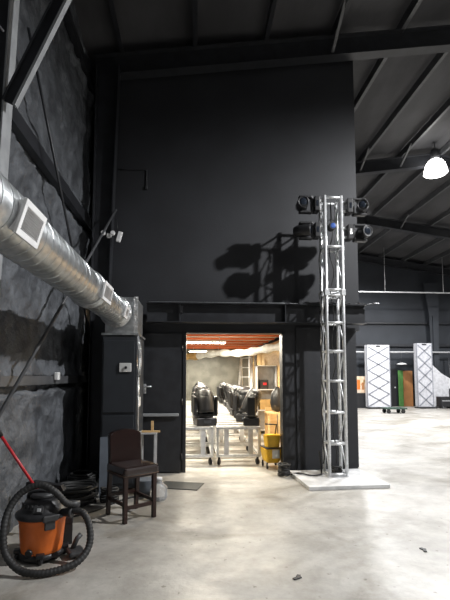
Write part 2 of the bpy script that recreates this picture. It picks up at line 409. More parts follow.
# spiral lock seam pipe: smooth tube with a helical rib
b.tube([(0,0.02-L*i/40,0) for i in range(41)],r,40)
b.build('pipe','galv',dc)
hel = []
turns = 44
for i in range(turns*20+1):
    a = 2*PI*i/20; hel.append(((r+0.001)*math.cos(a), -L*i/(turns*20), (r+0.001)*math.sin(a)))
MB().tube(hel,0.0045,5).build('spiral_seam','galv',dc)
for yy in (-1.65,-0.13):
    MB().lathe([(r+0.004,-0.07),(r+0.022,-0.065),(r+0.022,-0.045),(r+0.006,-0.04),(r+0.006,0.04),(r+0.022,0.045),(r+0.022,0.065),(r+0.004,0.07)],(0,yy,0),40,RX(PI/2),cap=False).build('joint_collar','galv',dc)
MB().lathe([(r+0.05,-0.03),(r+0.05,-0.01),(r+0.008,0.0),(r+0.006,0.06)],(0,-0.06,0),40,RX(PI/2),cap=False).build('end_flange','foil',dc)
def register(y, ln, ht, ang, mm='whitepaint'):
    rot = RY(-R(ang)) if False else Matrix.Rotation(R(-ang),3,'Y')
    n = rot @ Vector((1,0,0)); c = Vector((0,y,0)) + n*(r+0.022)
    b = MB(); t = 0.035
    for s in (-1,1):
        b.box(c+rot@Vector((0,0,s*(ht/2-t/2))),(0.02,ln,t),rot,0.003)
        b.box(c+rot@Vector((0,s*(ln/2-t/2),0)),(0.02,t,ht-2*t+0.002),rot,0.003)
    b.box(c-n*0.03,(0.05,ln-0.03,ht-0.03),rot)
    f = b.build('register',mm,dc,label='white supply register on the duct side')
    b = MB()
    b.box(c-n*0.001,(0.006,ln-2*t,ht-2*t),rot)
    k = 9
    for i in range(k):
        z = -ht/2+t+(ht-2*t)*(i+0.5)/k
        b.box(c+n*0.005+rot@Vector((0,0,z)),(0.012,ln-2*t,0.005),rot@RY(0.5))
    b.build('grille','greygrille',f,label='grey slatted grille')
register(2.47-6.21,0.31,0.20,-16)
register(4.62-6.21,0.42,0.19,-10)
register(5.92-6.21,0.24,0.16,-14)

# twin lamp on the wall
tl = empty('security_light',(-1.40,6.99,3.87),label='small white twin head security light on the corner column',cat='wall light')
MB().box((0,0,0),(0.07,0.08,0.06),bev=0.012).build('body','whitepaint',tl)
for s in (-1,1):
    h = MB().lathe([(0.018,0),(0.034,0.02),(0.037,0.06),(0.03,0.065)],(s*0.075,-0.04,0.01),14,RX(PI/2.4)).build('lamp_head','whitepaint',tl)
wb = empty('white_tag_box',(-1.235,7.0,3.83),label='small white slab hanging beside the twin security light',cat='box')
MB().box((0,0,0.03),(0.07,0.05,0.17),RY(0.25),0.008).build('box_body','whitepaint',wb)
MB().tube([(-0.03,0.02,0.12),(-0.06,0.04,0.32)],0.006).build('hanger','blacksteel',wb)
sk = empty('outlet_box',(-1.78,5.78,1.60),label='small pale outlet box on the grey wall girt',cat='outlet')
MB().box((0,0,0),(0.05,0.09,0.10),bev=0.008).build('box_body','whitepaint',sk)
MB().box((0.027,0,0),(0.004,0.05,0.07)).build('face_plate','sticker',sk)

# ------------------------------------------------------------------ bar stool
st = empty('bar_stool',(-0.715,5.17,0),R(36),'dark brown leather counter stool with straight wooden legs','stool')
sw, sd = 0.40, 0.42
b = MB(); b.box((0,-0.01,0.55),(sw+0.04,sd+0.04,0.10),bev=0.03); b.build('seat','leather',st)
hw = sw/2+0.005
arch = [(-hw,-0.20),(hw,-0.20),(hw,0.150)]+[(hw-0.02-(2*hw-0.04)*i/12, 0.172+0.038*math.sin(PI*i/12)) for i in range(13)]+[(-hw,0.150)]
b = MB(); b.prism(arch,0.075,(0,0.0375,0),RX(PI/2))
es = [e for e in b.bm.edges if abs(e.verts[0].co.y-e.verts[1].co.y) < 1e-6]
bmesh.ops.bevel(b.bm,geom=es,offset=0.018,segments=3,affect='EDGES',profile=0.5)
for v in b.bm.verts: v.co.y += 0.10*(v.co.z+0.2)
for f in b.bm.faces: f.smooth = len(f.verts) == 4
bk = b.build('backrest','leather',st); bk.location = (0,0.17,0.76)
for z in (0.505,):
    MB().tube([(-0.215,-0.225,z),(0.215,-0.225,z),(0.215,0.2,z),(-0.215,0.2,z)],0.006,6,closed=True).build('piping','stitch',st,label='tan piping round the seat')
for sx in (-1,1):
    for sy in (-1,1):
        x0,y0 = sx*(sw/2-0.02), sy*(sd/2-0.02)
        b = MB(); top = 0.52 if sy < 0 else 0.56
        yb = y0 + (0.04 if sy > 0 else 0)
        b.prism([(-0.023,-0.023),(0.023,-0.023),(0.023,0.023),(-0.023,0.023)],top,(x0,y0,0))
        for v in b.bm.verts:
            if v.co.z < 0.01: v.co.y += (yb-y0); v.co.x = x0+(v.co.x-x0)*0.82
        b.build('leg','darkwood',st)
MB().box((0,-sd/2+0.02,0.16),(sw-0.06,0.022,0.038)).build('stretcher','darkwood',st)
MB().box((0,sd/2+0.005,0.22),(sw-0.06,0.022,0.036)).build('stretcher','darkwood',st)
for sx in (-1,1): MB().bar((sx*(sw/2-0.02),-sd/2+0.02,0.19),(sx*(sw/2-0.02),sd/2+0.01,0.19),0.022,0.036).build('stretcher','darkwood',st)
MB().box((0,0,0.49),(sw-0.02,sd-0.02,0.04)).build('seat_frame','darkwood',st)

# ------------------------------------------------------------------ shop vacuum
VX,VY = -1.35,3.92
VOFF = Vector((0.05,0.17,0))
va = empty('shop_vacuum',(VX,VY+0.17,0),label='orange and black wet dry shop vacuum with a looping hose',cat='vacuum')
MB().lathe([(0.150,0.045),(0.166,0.05),(0.176,0.10),(0.196,0.34),(0.204,0.345),(0.204,0.362),(0.19,0.364)],n=40).build('drum','orange',va)
li = MB().lathe([(0.19,0.362),(0.222,0.366),(0.226,0.378),(0.222,0.402),(0.205,0.412),(0.185,0.425),(0.165,0.47),(0.150,0.50),(0.13,0.515),(0.05,0.53),(0.001,0.53)],n=40).build('lid','blackplastic',va)
MB().lathe([(0.10,0.52),(0.11,0.545),(0.09,0.562),(0.02,0.568)],n=28).build('motor_cap','charcoal',li)
MB().tube(smooth_path([(-0.13,0.0,0.50),(-0.11,-0.02,0.56),(0,-0.03,0.585),(0.11,-0.02,0.56),(0.13,0.0,0.50)],4),0.016,8).build('carry_handle','charcoal',li)
for k in range(7):
    a = R(200+k*14); MB().box((0.168*math.cos(a),0.168*math.sin(a),0.465),(0.012,0.02,0.05),RZ(a)).build('vent_rib','charcoal',li)
for a in (R(-55),R(125)):
    rt = RZ(a)
    lt = MB().box(rt@Vector((0.222,0,0.385)),(0.03,0.13,0.055),rt,0.01).box(rt@Vector((0.208,0,0.33)),(0.022,0.09,0.09),rt,0.008).build('latch','charcoal',va)
sw_ = MB().box((0.02,-0.175,0.455),(0.085,0.02,0.06),RX(R(-18)),0.006).build('switch_panel','charcoal',li)
MB().box((0.03,-0.188,0.458),(0.032,0.012,0.028),RX(R(-18)),0.003).build('switch','alu',sw_,label='shiny power switch')
b = MB().lathe([(0.186,0.025),(0.188,0.05),(0.178,0.065),(0.172,0.07)],n=36)
b.build('dolly_base','blackplastic',va)
for k in range(4):
    a = R(-75+90*k); p = Vector((0.19*math.cos(a),0.19*math.sin(a),0))
    MB().box((p.x,p.y,0.075),(0.07,0.07,0.035),RZ(a),0.01).tube([(p.x,p.y,0.03),(p.x,p.y,0.07)],0.014).lathe([(0.008,-0.014),(0.028,-0.012),(0.028,0.012),(0.008,0.014)],(p.x,p.y,0.029),16,RZ(a+0.6)@RX(PI/2)).build('caster','blackplastic',va)
MB().lathe([(0.035,0),(0.035,0.07),(0.042,0.07),(0.042,0.10)],(0.185,-0.06,0.40),16,RZ(R(-12))@RY(PI/2)).build('hose_port','charcoal',va)
# drain cap low on the drum
MB().lathe([(0.03,0),(0.03,0.02),(0.022,0.028)],(-0.045,-0.172,0.10),16,RX(PI/2)).build('drain_cap','blackplastic',va)
hose = [(-1.10,3.85,0.415),(-1.00,3.82,0.40),(-0.935,3.78,0.30),(-0.92,3.72,0.16),(-0.985,3.62,0.07),(-1.13,3.54,0.036),(-1.28,3.50,0.035),(-1.43,3.53,0.06),
        (-1.555,3.58,0.17),(-1.59,3.62,0.33),(-1.585,3.70,0.48),(-1.51,3.76,0.60),(-1.37,3.79,0.655),(-1.24,3.78,0.60),(-1.15,3.80,0.50),(-1.10,3.84,0.47)]
hp = smooth_path(hose,16)
hp = [p-Vector((VX-0.03,VY,0)) for p in hp]
rr = [0.029+0.003*math.sin(i*2.1) for i in range(len(hp))]
b = MB(); b.tube(hp,rr,12); b.build('hose','rubber',va,label='ribbed black hose')
MB().tube([Vector((-1.11,3.84,0.475))-Vector((VX,VY,0)),Vector((-1.06,3.86,0.465))-Vector((VX,VY,0)),Vector((-1.02,3.88,0.46))-Vector((VX,VY,0))],[0.036,0.036,0.03],12).build('hose_cuff','charcoal',va)
MB().box((0.30,-0.02,0.045),(0.14,0.16,0.05),RZ(0.5),0.02).tube([(0.27,-0.01,0.06),(0.30,0.02,0.14),(0.33,0.05,0.17)],0.022).build('accessory_nozzle','charcoal',va)

# push broom leaning on the wall with the red pole
br = empty('push_broom',(-1.43,4.35,0),label='broom with a red pole leaning on the foam wall behind the vacuum',cat='broom')
MB().tube([(0.085,0,0.30),(-0.31,-0.28,1.08)],0.0135,10).build('pole','red',br)
MB().tube([(-0.30,-0.273,1.06),(-0.345,-0.305,1.16)],0.02,10).build('grip','blackplastic',br)
MB().tube([(0.10,0.01,0.27),(0.08,-0.004,0.32)],0.024,10).build('socket','blackplastic',br)
MB().box((0.12,0.02,0.22),(0.30,0.07,0.07),RZ(0.2),0.012).build('head','blackplastic',br)
MB().box((0.12,0.02,0.10),(0.29,0.06,0.20),RZ(0.2)).build('bristles','rubber',br)
# wide flat floor tool behind the vacuum
ft = empty('floor_squeegee',(-1.50,4.62,0),R(-8),label='flat black floor tool head standing behind the vacuum hose',cat='floor tool')
MB().prism([(-0.20,0),(0.20,0),(0.17,0.05),(-0.12,0.09),(-0.19,0.08)],0.07,(0,0.03,0.45),RX(PI/2)).build('head','blackplastic',ft)
MB().tube([(0.02,0,0.47),(0.05,0.03,0.01)],0.016).build('tube','blackplastic',ft)
MB().box((0.05,0.03,0.012),(0.24,0.20,0.024),bev=0.008).build('foot','blackplastic',ft)

# ------------------------------------------------------------------ cable piles
def coil(name, c, rx, ry, n, rad, seed, label, cat='cable', mm='rubber', lift=0.0, height=0.02):
    rnd = random.Random(seed); pts = []
    N = n*18; turn = 0
    ph = [rnd.uniform(0,6.28) for _ in range(n+1)]; sc = [rnd.uniform(0.72,1.06) for _ in range(n+2)]
    for i in range(N):
        t = i/18; k = int(t); u = t-k; a = 2*PI*t
        s = sc[k]*(1-u)+sc[k+1]*u
        z = rad + height*t + 0.008*math.sin(3*a+ph[k])
        pts.append((c[0]+rx*s*math.cos(a), c[1]+ry*s*math.sin(a), max(rad,z)+lift))
    o = MB().tube(pts,rad,7).build(name,mm); return tag(o,label,cat)
coil('cable_coil',(-1.48,5.68,0),0.25,0.27,11,0.017,1,'large heap of coiled black cable on the floor by the foam wall')
coil('cable_coil',(-1.07,5.72,0),0.12,0.11,6,0.014,2,'smaller black cable coil next to the large heap, nearer the stool',height=0.03)
coil('cable_coil',(-1.55,6.30,0),0.20,0.22,10,0.016,3,'black cable coil stacked in the corner behind the large heap',height=0.024)
o = MB().tube(smooth_path([(-1.75,5.05,0.012),(-1.4,5.15,0.012),(-1.15,5.40,0.012),(-0.95,5.75,0.012),(-0.75,5.95,0.012),(-0.42,5.98,0.012)],6),0.011,7).build('floor_cable','rubber'); tag(o,'single black cable running over the floor past the stool legs','cable')
#o = MB().tube(smooth_path([(-1.75,3.30,0.012),(-1.3,3.42,0.012),(-0.9,3.9,0.012),(-1.0,4.6,0.012),(-1.3,5.1,0.012)],6),0.006,6).build('power_cord','rubber'); tag(o,'thin black power cord trailing on the floor around the vacuum','cord')
coil('cable_coil',(1.44,7.02,0),0.10,0.13,7,0.015,4,'black cable coil on the floor right of the lit doorway',height=0.026)
o = MB().tube(smooth_path([(1.55,6.98,0.03),(1.66,6.9,0.07),(1.8,6.7,0.075),(1.96,6.75,0.075),(2.02,6.9,0.09),(2.0,6.93,0.4)],6),0.014,7).build('floor_cable','rubber'); tag(o,'black cable crossing the white base plate to the truss foot','cable')

for (x,y,rz,lab) in ((0.82,3.52,0.5,'small dark scrap lying on the open floor in the foreground'),(2.12,3.98,1.2,'small dark scrap on the bright floor at lower right')):
    o = MB().box((0,0,0.005),(0.075,0.03,0.008),bev=0.002).box((0.03,0.02,0.005),(0.04,0.03,0.007),RZ(0.6)).build('scrap','rubber'); o.location = (x,y,0); o.rotation_euler = (0,0,rz); tag(o,lab,'scrap')
# ------------------------------------------------------------------ things around the air handler
o = MB().box((0,0,0.39),(0.17,0.025,0.78),RX(R(-5))).build('leaning_panel','bluegrey'); o.location = (-1.17,5.98,0.004); o.rotation_euler = (0,0,R(10)); tag(o,'blue grey board leaning on the air handler left of the stool','board')
rk = empty('metal_rack',(-0.66,6.42,0),label='small pale metal frame standing behind the stool at the air handler',cat='rack')
for x in (-0.10,0.10):
    for y in (-0.12,0.12): MB().bar((x,y,0),(x,y,0.78),0.022,0.022).build('post','greygrille',rk)
MB().box((0,0,0.785),(0.25,0.30,0.02),bev=0.004).build('top','greygrille',rk)
MB().box((0,0,0.22),(0.2,0.26,0.012)).build('shelf','greygrille',rk)
cr = MB().box((0,0,0.012),(0.26,0.05,0.022)).box((0.02,0,0.09),(0.035,0.035,0.14)).build('wooden_cross_piece','ply'); cr.location = (-0.62,6.34,0.797); tag(cr,'pale T shaped wooden offcut on top of the metal rack','offcut')
jb = MB().lathe([(0.10,0.003),(0.115,0.03),(0.112,0.16),(0.06,0.21),(0.04,0.24),(0.042,0.25)],n=20).build('plastic_jug','clear'); jb.location = (-0.46,5.82,0); tag(jb,'clear plastic jug on the floor behind the stool','jug')
MB().lathe([(0.046,0.245),(0.046,0.28),(0.03,0.285)],n=16).build('cap','whitepaint',jb,label='white cap')
bk_ = MB().lathe([(0.09,0.003),(0.11,0.02),(0.12,0.20),(0.125,0.21),(0.115,0.208)],n=20).build('plastic_pail','bluegrey'); bk_.location = (-0.66,6.05,0); tag(bk_,'small grey pail on the floor under the rack front','pail')
mt = MB().box((0,0,0.006),(0.62,0.40,0.012),bev=0.003).build('rubber_mat','mat'); mt.location = (-0.20,6.50,0); mt.rotation_euler = (0,0,R(-16)); tag(mt,'dark flat rubber mat on the floor right of the air handler','mat')

# ------------------------------------------------------------------ lighting tower
bp = MB().box((0,0,0.025),(1.2,1.08,0.05),bev=0.004).build('base_plate','platewhite'); bp.location = (2.18,6.68,0.001); bp.rotation_euler = (0,0,R(3)); tag(bp,'large square white base board under the truss tower','base plate')
TX,TY,TW = 2.215,6.80,0.27
tr = empty('truss_tower',(TX,TY,0.052),label='tall aluminium box truss tower standing in front of the black wall',cat='truss')
h = TW/2; TH = 4.46; cz = 0.022
MB().box((0,0,0.006),(TW+0.06,TW+0.06,0.012)).build('foot_plate','alu',tr)
for sx in (-1,1):
    for sy in (-1,1): MB().tube([(sx*h,sy*h,0.01),(sx*h,sy*h,TH)],0.026,12).build('chord','alu',tr)
RZS = (0.04,0.50,0.98,1.47,1.94,2.39,2.83,2.92,3.62,4.43)
for z in RZS:
    for sy in (-1,1): MB().tube([(-h,sy*h,z),(h,sy*h,z)],0.021,10).build('rung','alu',tr)
    for sx in (-1,1): MB().tube([(sx*h,-h,z),(sx*h,h,z)],0.016,8).build('rung','alu',tr)
zs = [0.04+0.49*i for i in range(10)]
for i in range(9):
    for sx in (-1,1):
        s = 1 if i%2 else -1
        MB().tube([(sx*h,s*h,zs[i]+0.03),(sx*h,-s*h,min(zs[i+1],4.4))],0.010,8).build('diagonal','alu',tr)
for sx in (-1,1):
    for sy in (-1,1): MB().box((sx*h,sy*h,2.875),(0.07,0.07,0.10),bev=0.006).build('coupler','alu',tr)

def moving_head(name, s=1.0, tilt=0.0, pan=0.0, detail=True, clamps=True):
    """upright: base at z=0, yoke above, head axis -Y at tilt 0"""
    o = empty(name)
    b = MB(); b.box((0,0,0.06*s),(0.32*s,0.25*s,0.12*s),bev=0.015*s)
    base = b.build('base','blackplastic',o)
    if detail:
        MB().box((0,-0.127*s,0.065*s),(0.12*s,0.006*s,0.045*s)).build('display','lens',base)
    rp = RZ(pan)
    b = MB(); b.lathe([(0.10*s,0.12*s),(0.10*s,0.145*s)],n=20)
    b.box(rp@Vector((0,0,0.16*s)),(0.36*s,0.12*s,0.035*s),rp,0.008*s)
    for sx in (-1,1):
        b.box(rp@Vector((sx*0.168*s,0,0.30*s)),(0.05*s,0.13*s,0.29*s),rp,0.016*s)
    b.build('yoke','blackplastic',o)
    rt = rp @ RX(tilt) @ RX(PI/2)                  # local z of lathe -> -Y
    c = Vector((0,0,0.37*s))
    hd = MB().lathe([(0.02*s,-0.20*s),(0.085*s,-0.195*s),(0.115*s,-0.15*s),(0.13*s,-0.05*s),(0.135*s,0.06*s),(0.125*s,0.15*s),(0.128*s,0.19*s),(0.11*s,0.195*s),(0.102*s,0.18*s)],c,24,rt,sy=0.92).build('head','blackplastic',o)
    MB().lathe([(0.10*s,0.178*s),(0.06*s,0.186*s),(0.004*s,0.19*s)],c,24,rt,sy=0.92).build('lens','lens',hd)
    if detail:
        for k in range(5):
            MB().lathe([(0.133*s-0.001*k*s,-0.006*s),(0.14*s-0.002*k*s,0)],c+rt@Vector((0,0,(-0.12+0.025*k)*s)),24,rt,sy=0.92,cap=False).build('cooling_fin','blackplastic',hd)
        for sx in ((-1,1) if clamps else ()):
            MB().box((sx*0.10*s,0,-0.043*s),(0.05*s,0.06*s,0.088*s),bev=0.008*s).build('clamp','alu',o)
    return o
G = None
for (sx,z,tilt,pan,lab) in (
    (-1,4.36,R(-5),R(0),'black moving head light, upper one on the left side of the truss'),
    (-1,3.93,R(62),R(0),'black moving head light, lower one on the left side of the truss'),
    ( 1,4.34,R(18),R(0),'black moving head light, upper one on the right side of the truss'),
    ( 1,3.91,R(-12),R(0),'black moving head light, lower one on the right side of the truss')):
    m = moving_head('moving_head_light',0.74,tilt,pan)
    m.location = (TX+sx*(h+0.088),TY-0.10,z); m.rotation_euler = (0,sx*PI/2,0) if sx > 0 else (0,-PI/2,0)
    tag(m,lab,'stage light')
bl = empty('par_lamp',(TX,TY-0.03,4.02),label='small black lamp with a blue lens inside the truss top',cat='lamp')
MB().lathe([(0.05,0),(0.062,0.05),(0.065,0.14),(0.055,0.15)],(0,0.06,0),18,RX(PI/2)).build('housing','blackplastic',bl)
MB().lathe([(0.054,0.0),(0.03,0.008)],(0,-0.087,0),18,RX(PI/2)).build('lens','bluelens',bl,label='blue lens')
MB().tube([(-0.07,0,0),(-0.075,0,0.1),(0,0,0.14),(0.075,0,0.1),(0.07,0,0)],0.008).build('bracket','blackplastic',bl)
MB().tube([(0,0,0.13),(0,0.02,0.42)],0.011).build('hanger','blackplastic',bl)
cab = []
for i in range(60):
    z = 4.3-i*0.07
    cab.append((TX-h-0.045+0.014*math.sin(i*0.9), TY+0.02+0.03*math.sin(i*0.55), z+0.05))
o = MB().tube(cab,0.011,7).build('truss_cable','rubber'); tag(o,'black cable hanging down the left side of the truss tower','cable')
cab = [(TX+0.03+0.03*math.sin(i*0.6),TY+0.08+0.02*math.cos(i*0.8),4.2-i*0.07) for i in range(58)]
o = MB().tube(cab,0.009,7).build('truss_cable','rubber'); tag(o,'thin black cable dropping inside the truss tower','cable')
o = coil('cable_coil',(TX+0.02,TY,0),0.085,0.08,5,0.011,8,'small bundle of black cable inside the foot of the truss',lift=0.066,height=0.022)

# ------------------------------------------------------------------ storage room contents
def cart():
    o = empty('pipe_cart'); w,l,hh = 0.76,1.2,0.68
    b = MB()
    for z in (0.17,hh-0.02):
        for s in (-1,1):
            b.bar((-w/2,s*l/2,z),(w/2,s*l/2,z),0.045,0.045); b.bar((s*w/2,-l/2,z),(s*w/2,l/2,z),0.045,0.045)
    b.build('frame','alu',o)
    for sx in (-1,1):
        for sy in (-1,1):
            MB().bar((sx*w/2,sy*l/2,0.15),(sx*w/2,sy*l/2,hh),0.045,0.045).build('post','alu',o)
    for sx in (-0.22,0.22): MB().box((sx,-l/2+0.01,0.42),(0.085,0.03,0.5)).build('slat','platewhite',o)
    for y in (-0.36,0.0,0.36): MB().box((0,y,hh-0.012),(w,0.09,0.022)).build('deck_board','platewhite',o)
    for sx in (-1,1):
        for sy in (-1,1):
            x,y = sx*(w/2-0.03),sy*(l/2-0.03)
            MB().tube([(x,y,0.09),(x,y,0.15)],0.02).lathe([(0.015,-0.018),(0.055,-0.016),(0.055,0.016),(0.015,0.018)],(x,y+0.02,0.056),16,RZ(0.4*sx)@RY(PI/2)).build('caster','rubber',o)
    return o
c0 = cart()
protos = []
rows = ['frontmost','second','third','fourth','fifth','sixth','seventh']
for k in range(6):
    for sde,cx in (('left',-0.06),('right',0.80)):
        y = 8.52+k*1.45
        lab = f'pale metal pipe cart, {rows[k]} in the {sde} row of the lit storage room'
        c = c0 if (k == 0 and sde == 'left') else dup(c0,(0,0,0),(0,0,0),lab)
        c.location = (cx,y,0); tag(c,lab,'cart','pipe carts in the storage room')
        hx = cx+(0.26 if sde == 'left' else 0.28)
        for q,(yy,wd) in enumerate(((y-0.32,'front'),(y+0.34,'back'))):
            lab = f'black moving head light at the {wd} of the {rows[k]} cart in the {sde} row'
            if len(protos) < 3:
                c = moving_head('stored_moving_head',1.2,R((72,35,115)[len(protos)]),0,True,False); protos.append(c)
            else: c = dup(random.choice(protos),(0,0,0),(0,0,0),lab)
            c.location = (hx-0.03*q,yy,0.685); c.rotation_euler = (0,0,R(random.choice((-12,8,15,80,95))))
            tag(c,lab,'stage light','moving heads stored on the carts')
# mop bucket
mb = empty('mop_bucket',(1.36,7.70,0),R(8),'yellow mop bucket on casters at the right side of the doorway','bucket')
b = MB(); b.prism([(-0.12,-0.17),(0.12,-0.17),(0.14,-0.10),(0.14,0.17),(-0.14,0.17),(-0.14,-0.10)],0.25,(0,0,0.10))
bmesh.ops.bevel(b.bm,geom=b.bm.edges[:],offset=0.02,segments=2,affect='EDGES')
for v in b.bm.verts:
    k = 0.86+0.30*(v.co.z-0.1)/0.25; v.co.x *= k; v.co.y *= k
b.build('bucket_body','yellow',mb)
b = MB(); b.box((0,0.0,0.353),(0.30,0.36,0.014),bev=0.005); b.build('rim','charcoal',mb,label='dark grey rim')
b = MB(); b.prism([(-0.10,-0.14),(0.10,-0.14),(0.13,0.02),(-0.13,0.02)],0.22,(0,-0.01,0.36))
bmesh.ops.bevel(b.bm,geom=b.bm.edges[:],offset=0.015,segments=2,affect='EDGES')
for v in b.bm.verts:
    if v.co.z > 0.5: v.co.x *= 1.2
b.build('wringer','yellow',mb)
MB().tube([(0.06,-0.02,0.55),(0.10,0.0,0.74),(-0.12,-0.05,0.76)],0.014).build('wringer_handle','blackplastic',mb,label='black wringer handle')
MB().box((0.02,-0.186,0.26),(0.13,0.012,0.15)).build('sign_label','sticker',mb,label='white label')
for sx in (-1,1):
    for sy in (-1,1): MB().tube([(sx*0.12,sy*0.13,0.06),(sx*0.12,sy*0.13,0.11)],0.015).lathe([(0.01,-0.012),(0.04,-0.01),(0.04,0.01),(0.01,0.012)],(sx*0.12,sy*0.13,0.042),14,RY(PI/2)).build('caster','rubber',mb)
# step ladder
ld = empty('step_ladder',(1.75,14.6,0),R(70),'pale step ladder standing at the back of the storage room','ladder')
for sy in (-1,1):
    MB().bar((-0.45,sy*0.25,0),(0,sy*0.18,2.2),0.07,0.03).build('rail','alu',ld)
    MB().bar((0.45,sy*0.25,0),(0.04,sy*0.18,2.15),0.05,0.03).build('rail','alu',ld)
for k in range(6):
    t = (k+1)/7; MB().box((-0.45*(1-t),0,2.2*t),(0.09,0.5-0.14*t,0.025)).build('step','alu',ld)
MB().box((0.02,0,2.21),(0.16,0.42,0.03)).build('top_cap','alu',ld)
for x,wd in ((1.95,'left'),(2.15,'right')):
    o = MB().tube([(x,15.2,0),(x,15.2,2.50)],0.05,10).build('support_post','greygrille'); tag(o,f'grey round post, the {wd} of two at the back of the storage room','post')
# wrapped flexible duct under the joists
fd = empty('wrapped_duct',(0.1,14,2.25),label='white wrapped flexible duct slung under the storage room ceiling',cat='duct')
def lump(path, r0): 
    p = smooth_path(path,10); return p,[r0+0.02*math.sin(i*1.1)+0.015*noise.noise(Vector((i*0.4,0,3))) for i in range(len(p))]
p,rd = lump([(0.0,0,0),(0.6,-0.9,0.04),(1.2,-2.2,-0.02),(1.7,-3.3,0.03),(2.1,-4.3,0.05)],0.10); MB().tube(p,rd,14).build('wrap','wrap',fd)
p,rd = lump([(-1.5,0.3,0.02),(-0.8,0.2,-0.04),(0.0,0,0)],0.12); MB().tube(p,rd,14).build('wrap','kraft',fd,label='brown wrapped left end')
# shelf unit with goods, right side
sh = empty('shelf_unit',(2.03,12.3,0),label='grey metal cabinet by the plywood wall in the storage room',cat='cabinet')
MB().box((0,0.2,0.95),(0.56,0.02,1.9)).build('back_panel','greygrille',sh)
for x in (-0.27,0.27): MB().box((x,0,0.95),(0.02,0.42,1.9)).build('side_panel','greygrille',sh)
for z in (0.1,0.65,1.22,1.89): MB().box((0,0,z),(0.56,0.42,0.02)).build('shelf','whitepaint',sh)
o = MB().box((-0.08,0,0),(0.26,0.25,0.26),bev=0.02).build('tool_case','blackplastic'); o.location = (2.03,12.25,1.362); tag(o,'black case on the upper shelf of the grey cabinet','case')
MB().box((-0.06,-0.13,0.02),(0.10,0.01,0.07)).build('latch_plate','red',o,label='red latch plate')
o = MB().box((0,0,0),(0.40,0.3,0.28),bev=0.01).build('cardboard_box','kraft'); o.location = (2.03,12.25,0.801); tag(o,'brown box on the middle shelf of the grey cabinet','box')
o = MB().box((0,0,0.40),(0.30,0.03,0.80),RX(R(-5))).build('plywood_sheet','ply'); o.location = (1.98,11.2,0.002); tag(o,'tan plywood offcut standing in front of the grey cabinet','plywood')
bg = MB().lathe([(0.02,0),(0.13,0.03),(0.17,0.20),(0.14,0.42),(0.06,0.52),(0.03,0.56)],n=16,sy=0.7).build('black_sack','blackplastic'); bg.location = (1.87,9.75,0.80); tag(bg,'black sack on the tan stand at the right of the storage room','bag')
sd_ = empty('work_stand',(1.87,9.75,0),label='tan plywood stand under the black sack in the storage room',cat='stand')
MB().box((0,0,0.78),(0.55,0.5,0.036)).build('top','ply',sd_)
for sx in (-1,1):
    for sy in (-1,1): MB().bar((sx*0.24,sy*0.21,0),(sx*0.24,sy*0.21,0.765),0.04,0.04).build('leg','ply',sd_)
# ceiling battens
def batten(y, x, lab):
    o = empty('batten_light',(x,y,2.50),label=lab,cat='ceiling light',group='storage room batten lights')
    MB().box((0,0,0.01),(1.25,0.12,0.04),bev=0.006).build('housing','whitepaint',o)
    for s in (-1,1): MB().tube([(s*0.45,0,0.02),(s*0.45,0,0.156)],0.008,6).build('hanger','greygrille',o)
    for s in (-1,1): MB().tube([(-0.6,s*0.03,-0.025),(0.6,s*0.03,-0.025)],0.014,10).build('tube','emit_tube',o)
    L = bpy.data.lights.new('batten','AREA'); L.shape = 'RECTANGLE'; L.size = 1.2; L.size_y = 0.1; L.energy = 110 if y < 9 else 270; L.color = (1,0.91,0.74)
    q = bpy.data.objects.new('batten_lamp',L); COL.objects.link(q); q.location = (x,y,2.45)
for y,x,lab in ((8.3,-0.5,'batten tube light on the left near the storage room door'),(8.3,1.3,'batten tube light on the right near the storage room door'),(11.45,0.2,'batten tube light halfway down the storage room'),(15.65,0.4,'batten tube light at the back of the storage room')):
    batten(y,x,lab)

# ------------------------------------------------------------------ far hall
def tower(x0,x1,y,lab,zh,fab='fabric'):
    o = empty('fabric_tower',((x0+x1)/2,y,0),label=lab,cat='tower'); w = x1-x0
    MB().box((0,0.15,zh/2+0.04),(w,0.30,zh-0.08)).build('fabric_sleeve',fab,o)
    b = MB()
    n = 5
    for s in range(n):
        z0 = 0.12+(zh-0.2)*s/n; z1 = 0.12+(zh-0.2)*(s+1)/n
        b.bar((-w/2+0.05,-0.012,z0),(w/2-0.05,-0.012,z1),0.055,0.02,up=(0,1,0)); b.bar((w/2-0.05,-0.012,z0),(-w/2+0.05,-0.012,z1),0.055,0.02,up=(0,1,0))
    b.build('lattice','lattice',o,label='grey crossing lattice')
    for s in (-1,1): MB().box((s*w/2,0.0,zh/2),(0.035,0.035,zh)).build('upright','lattice',o)
    MB().box((0,0.05,0.03),(w+0.1,0.5,0.06)).build('base','blackplastic',o)
    MB().box((0,-0.01,zh-0.06),(0.22,0.03,0.06)).build('clip','blackplastic',o)
tower(8.55,9.70,21.0,'white fabric tower with crossing lattice, left one across the hall',3.15)
tower(11.12,11.90,21.0,'white fabric tower with crossing lattice, right one across the hall',3.25,'dimfabric')
dk = empty('dolly_cart',(8.62,18.4,0),label='low dark green wheeled dolly in front of the left white tower',cat='dolly')
MB().box((0,0,0.21),(0.95,0.6,0.06),bev=0.01).build('deck','cartgreen',dk)
for x in (-0.32,0.32):
    for y in (-0.22,0.22): MB().box((x,y,0.16),(0.10,0.10,0.06)).lathe([(0.02,-0.03),(0.085,-0.028),(0.085,0.028),(0.02,0.03)],(x,y,0.087),14,RX(PI/2)).build('caster','rubber',dk)
o = MB().tube([(5.2,22.0,2.85),(16.0,22.0,2.85)],0.045,8).build('pipe_batten','greygrille'); tag(o,'long pale pipe running across behind the white towers','pipe')
for x in (6.6,10.2,13.4): MB().tube([(x,22.0,0),(x,22.0,2.85)],0.03,8).build('upright','blacksteel',o)
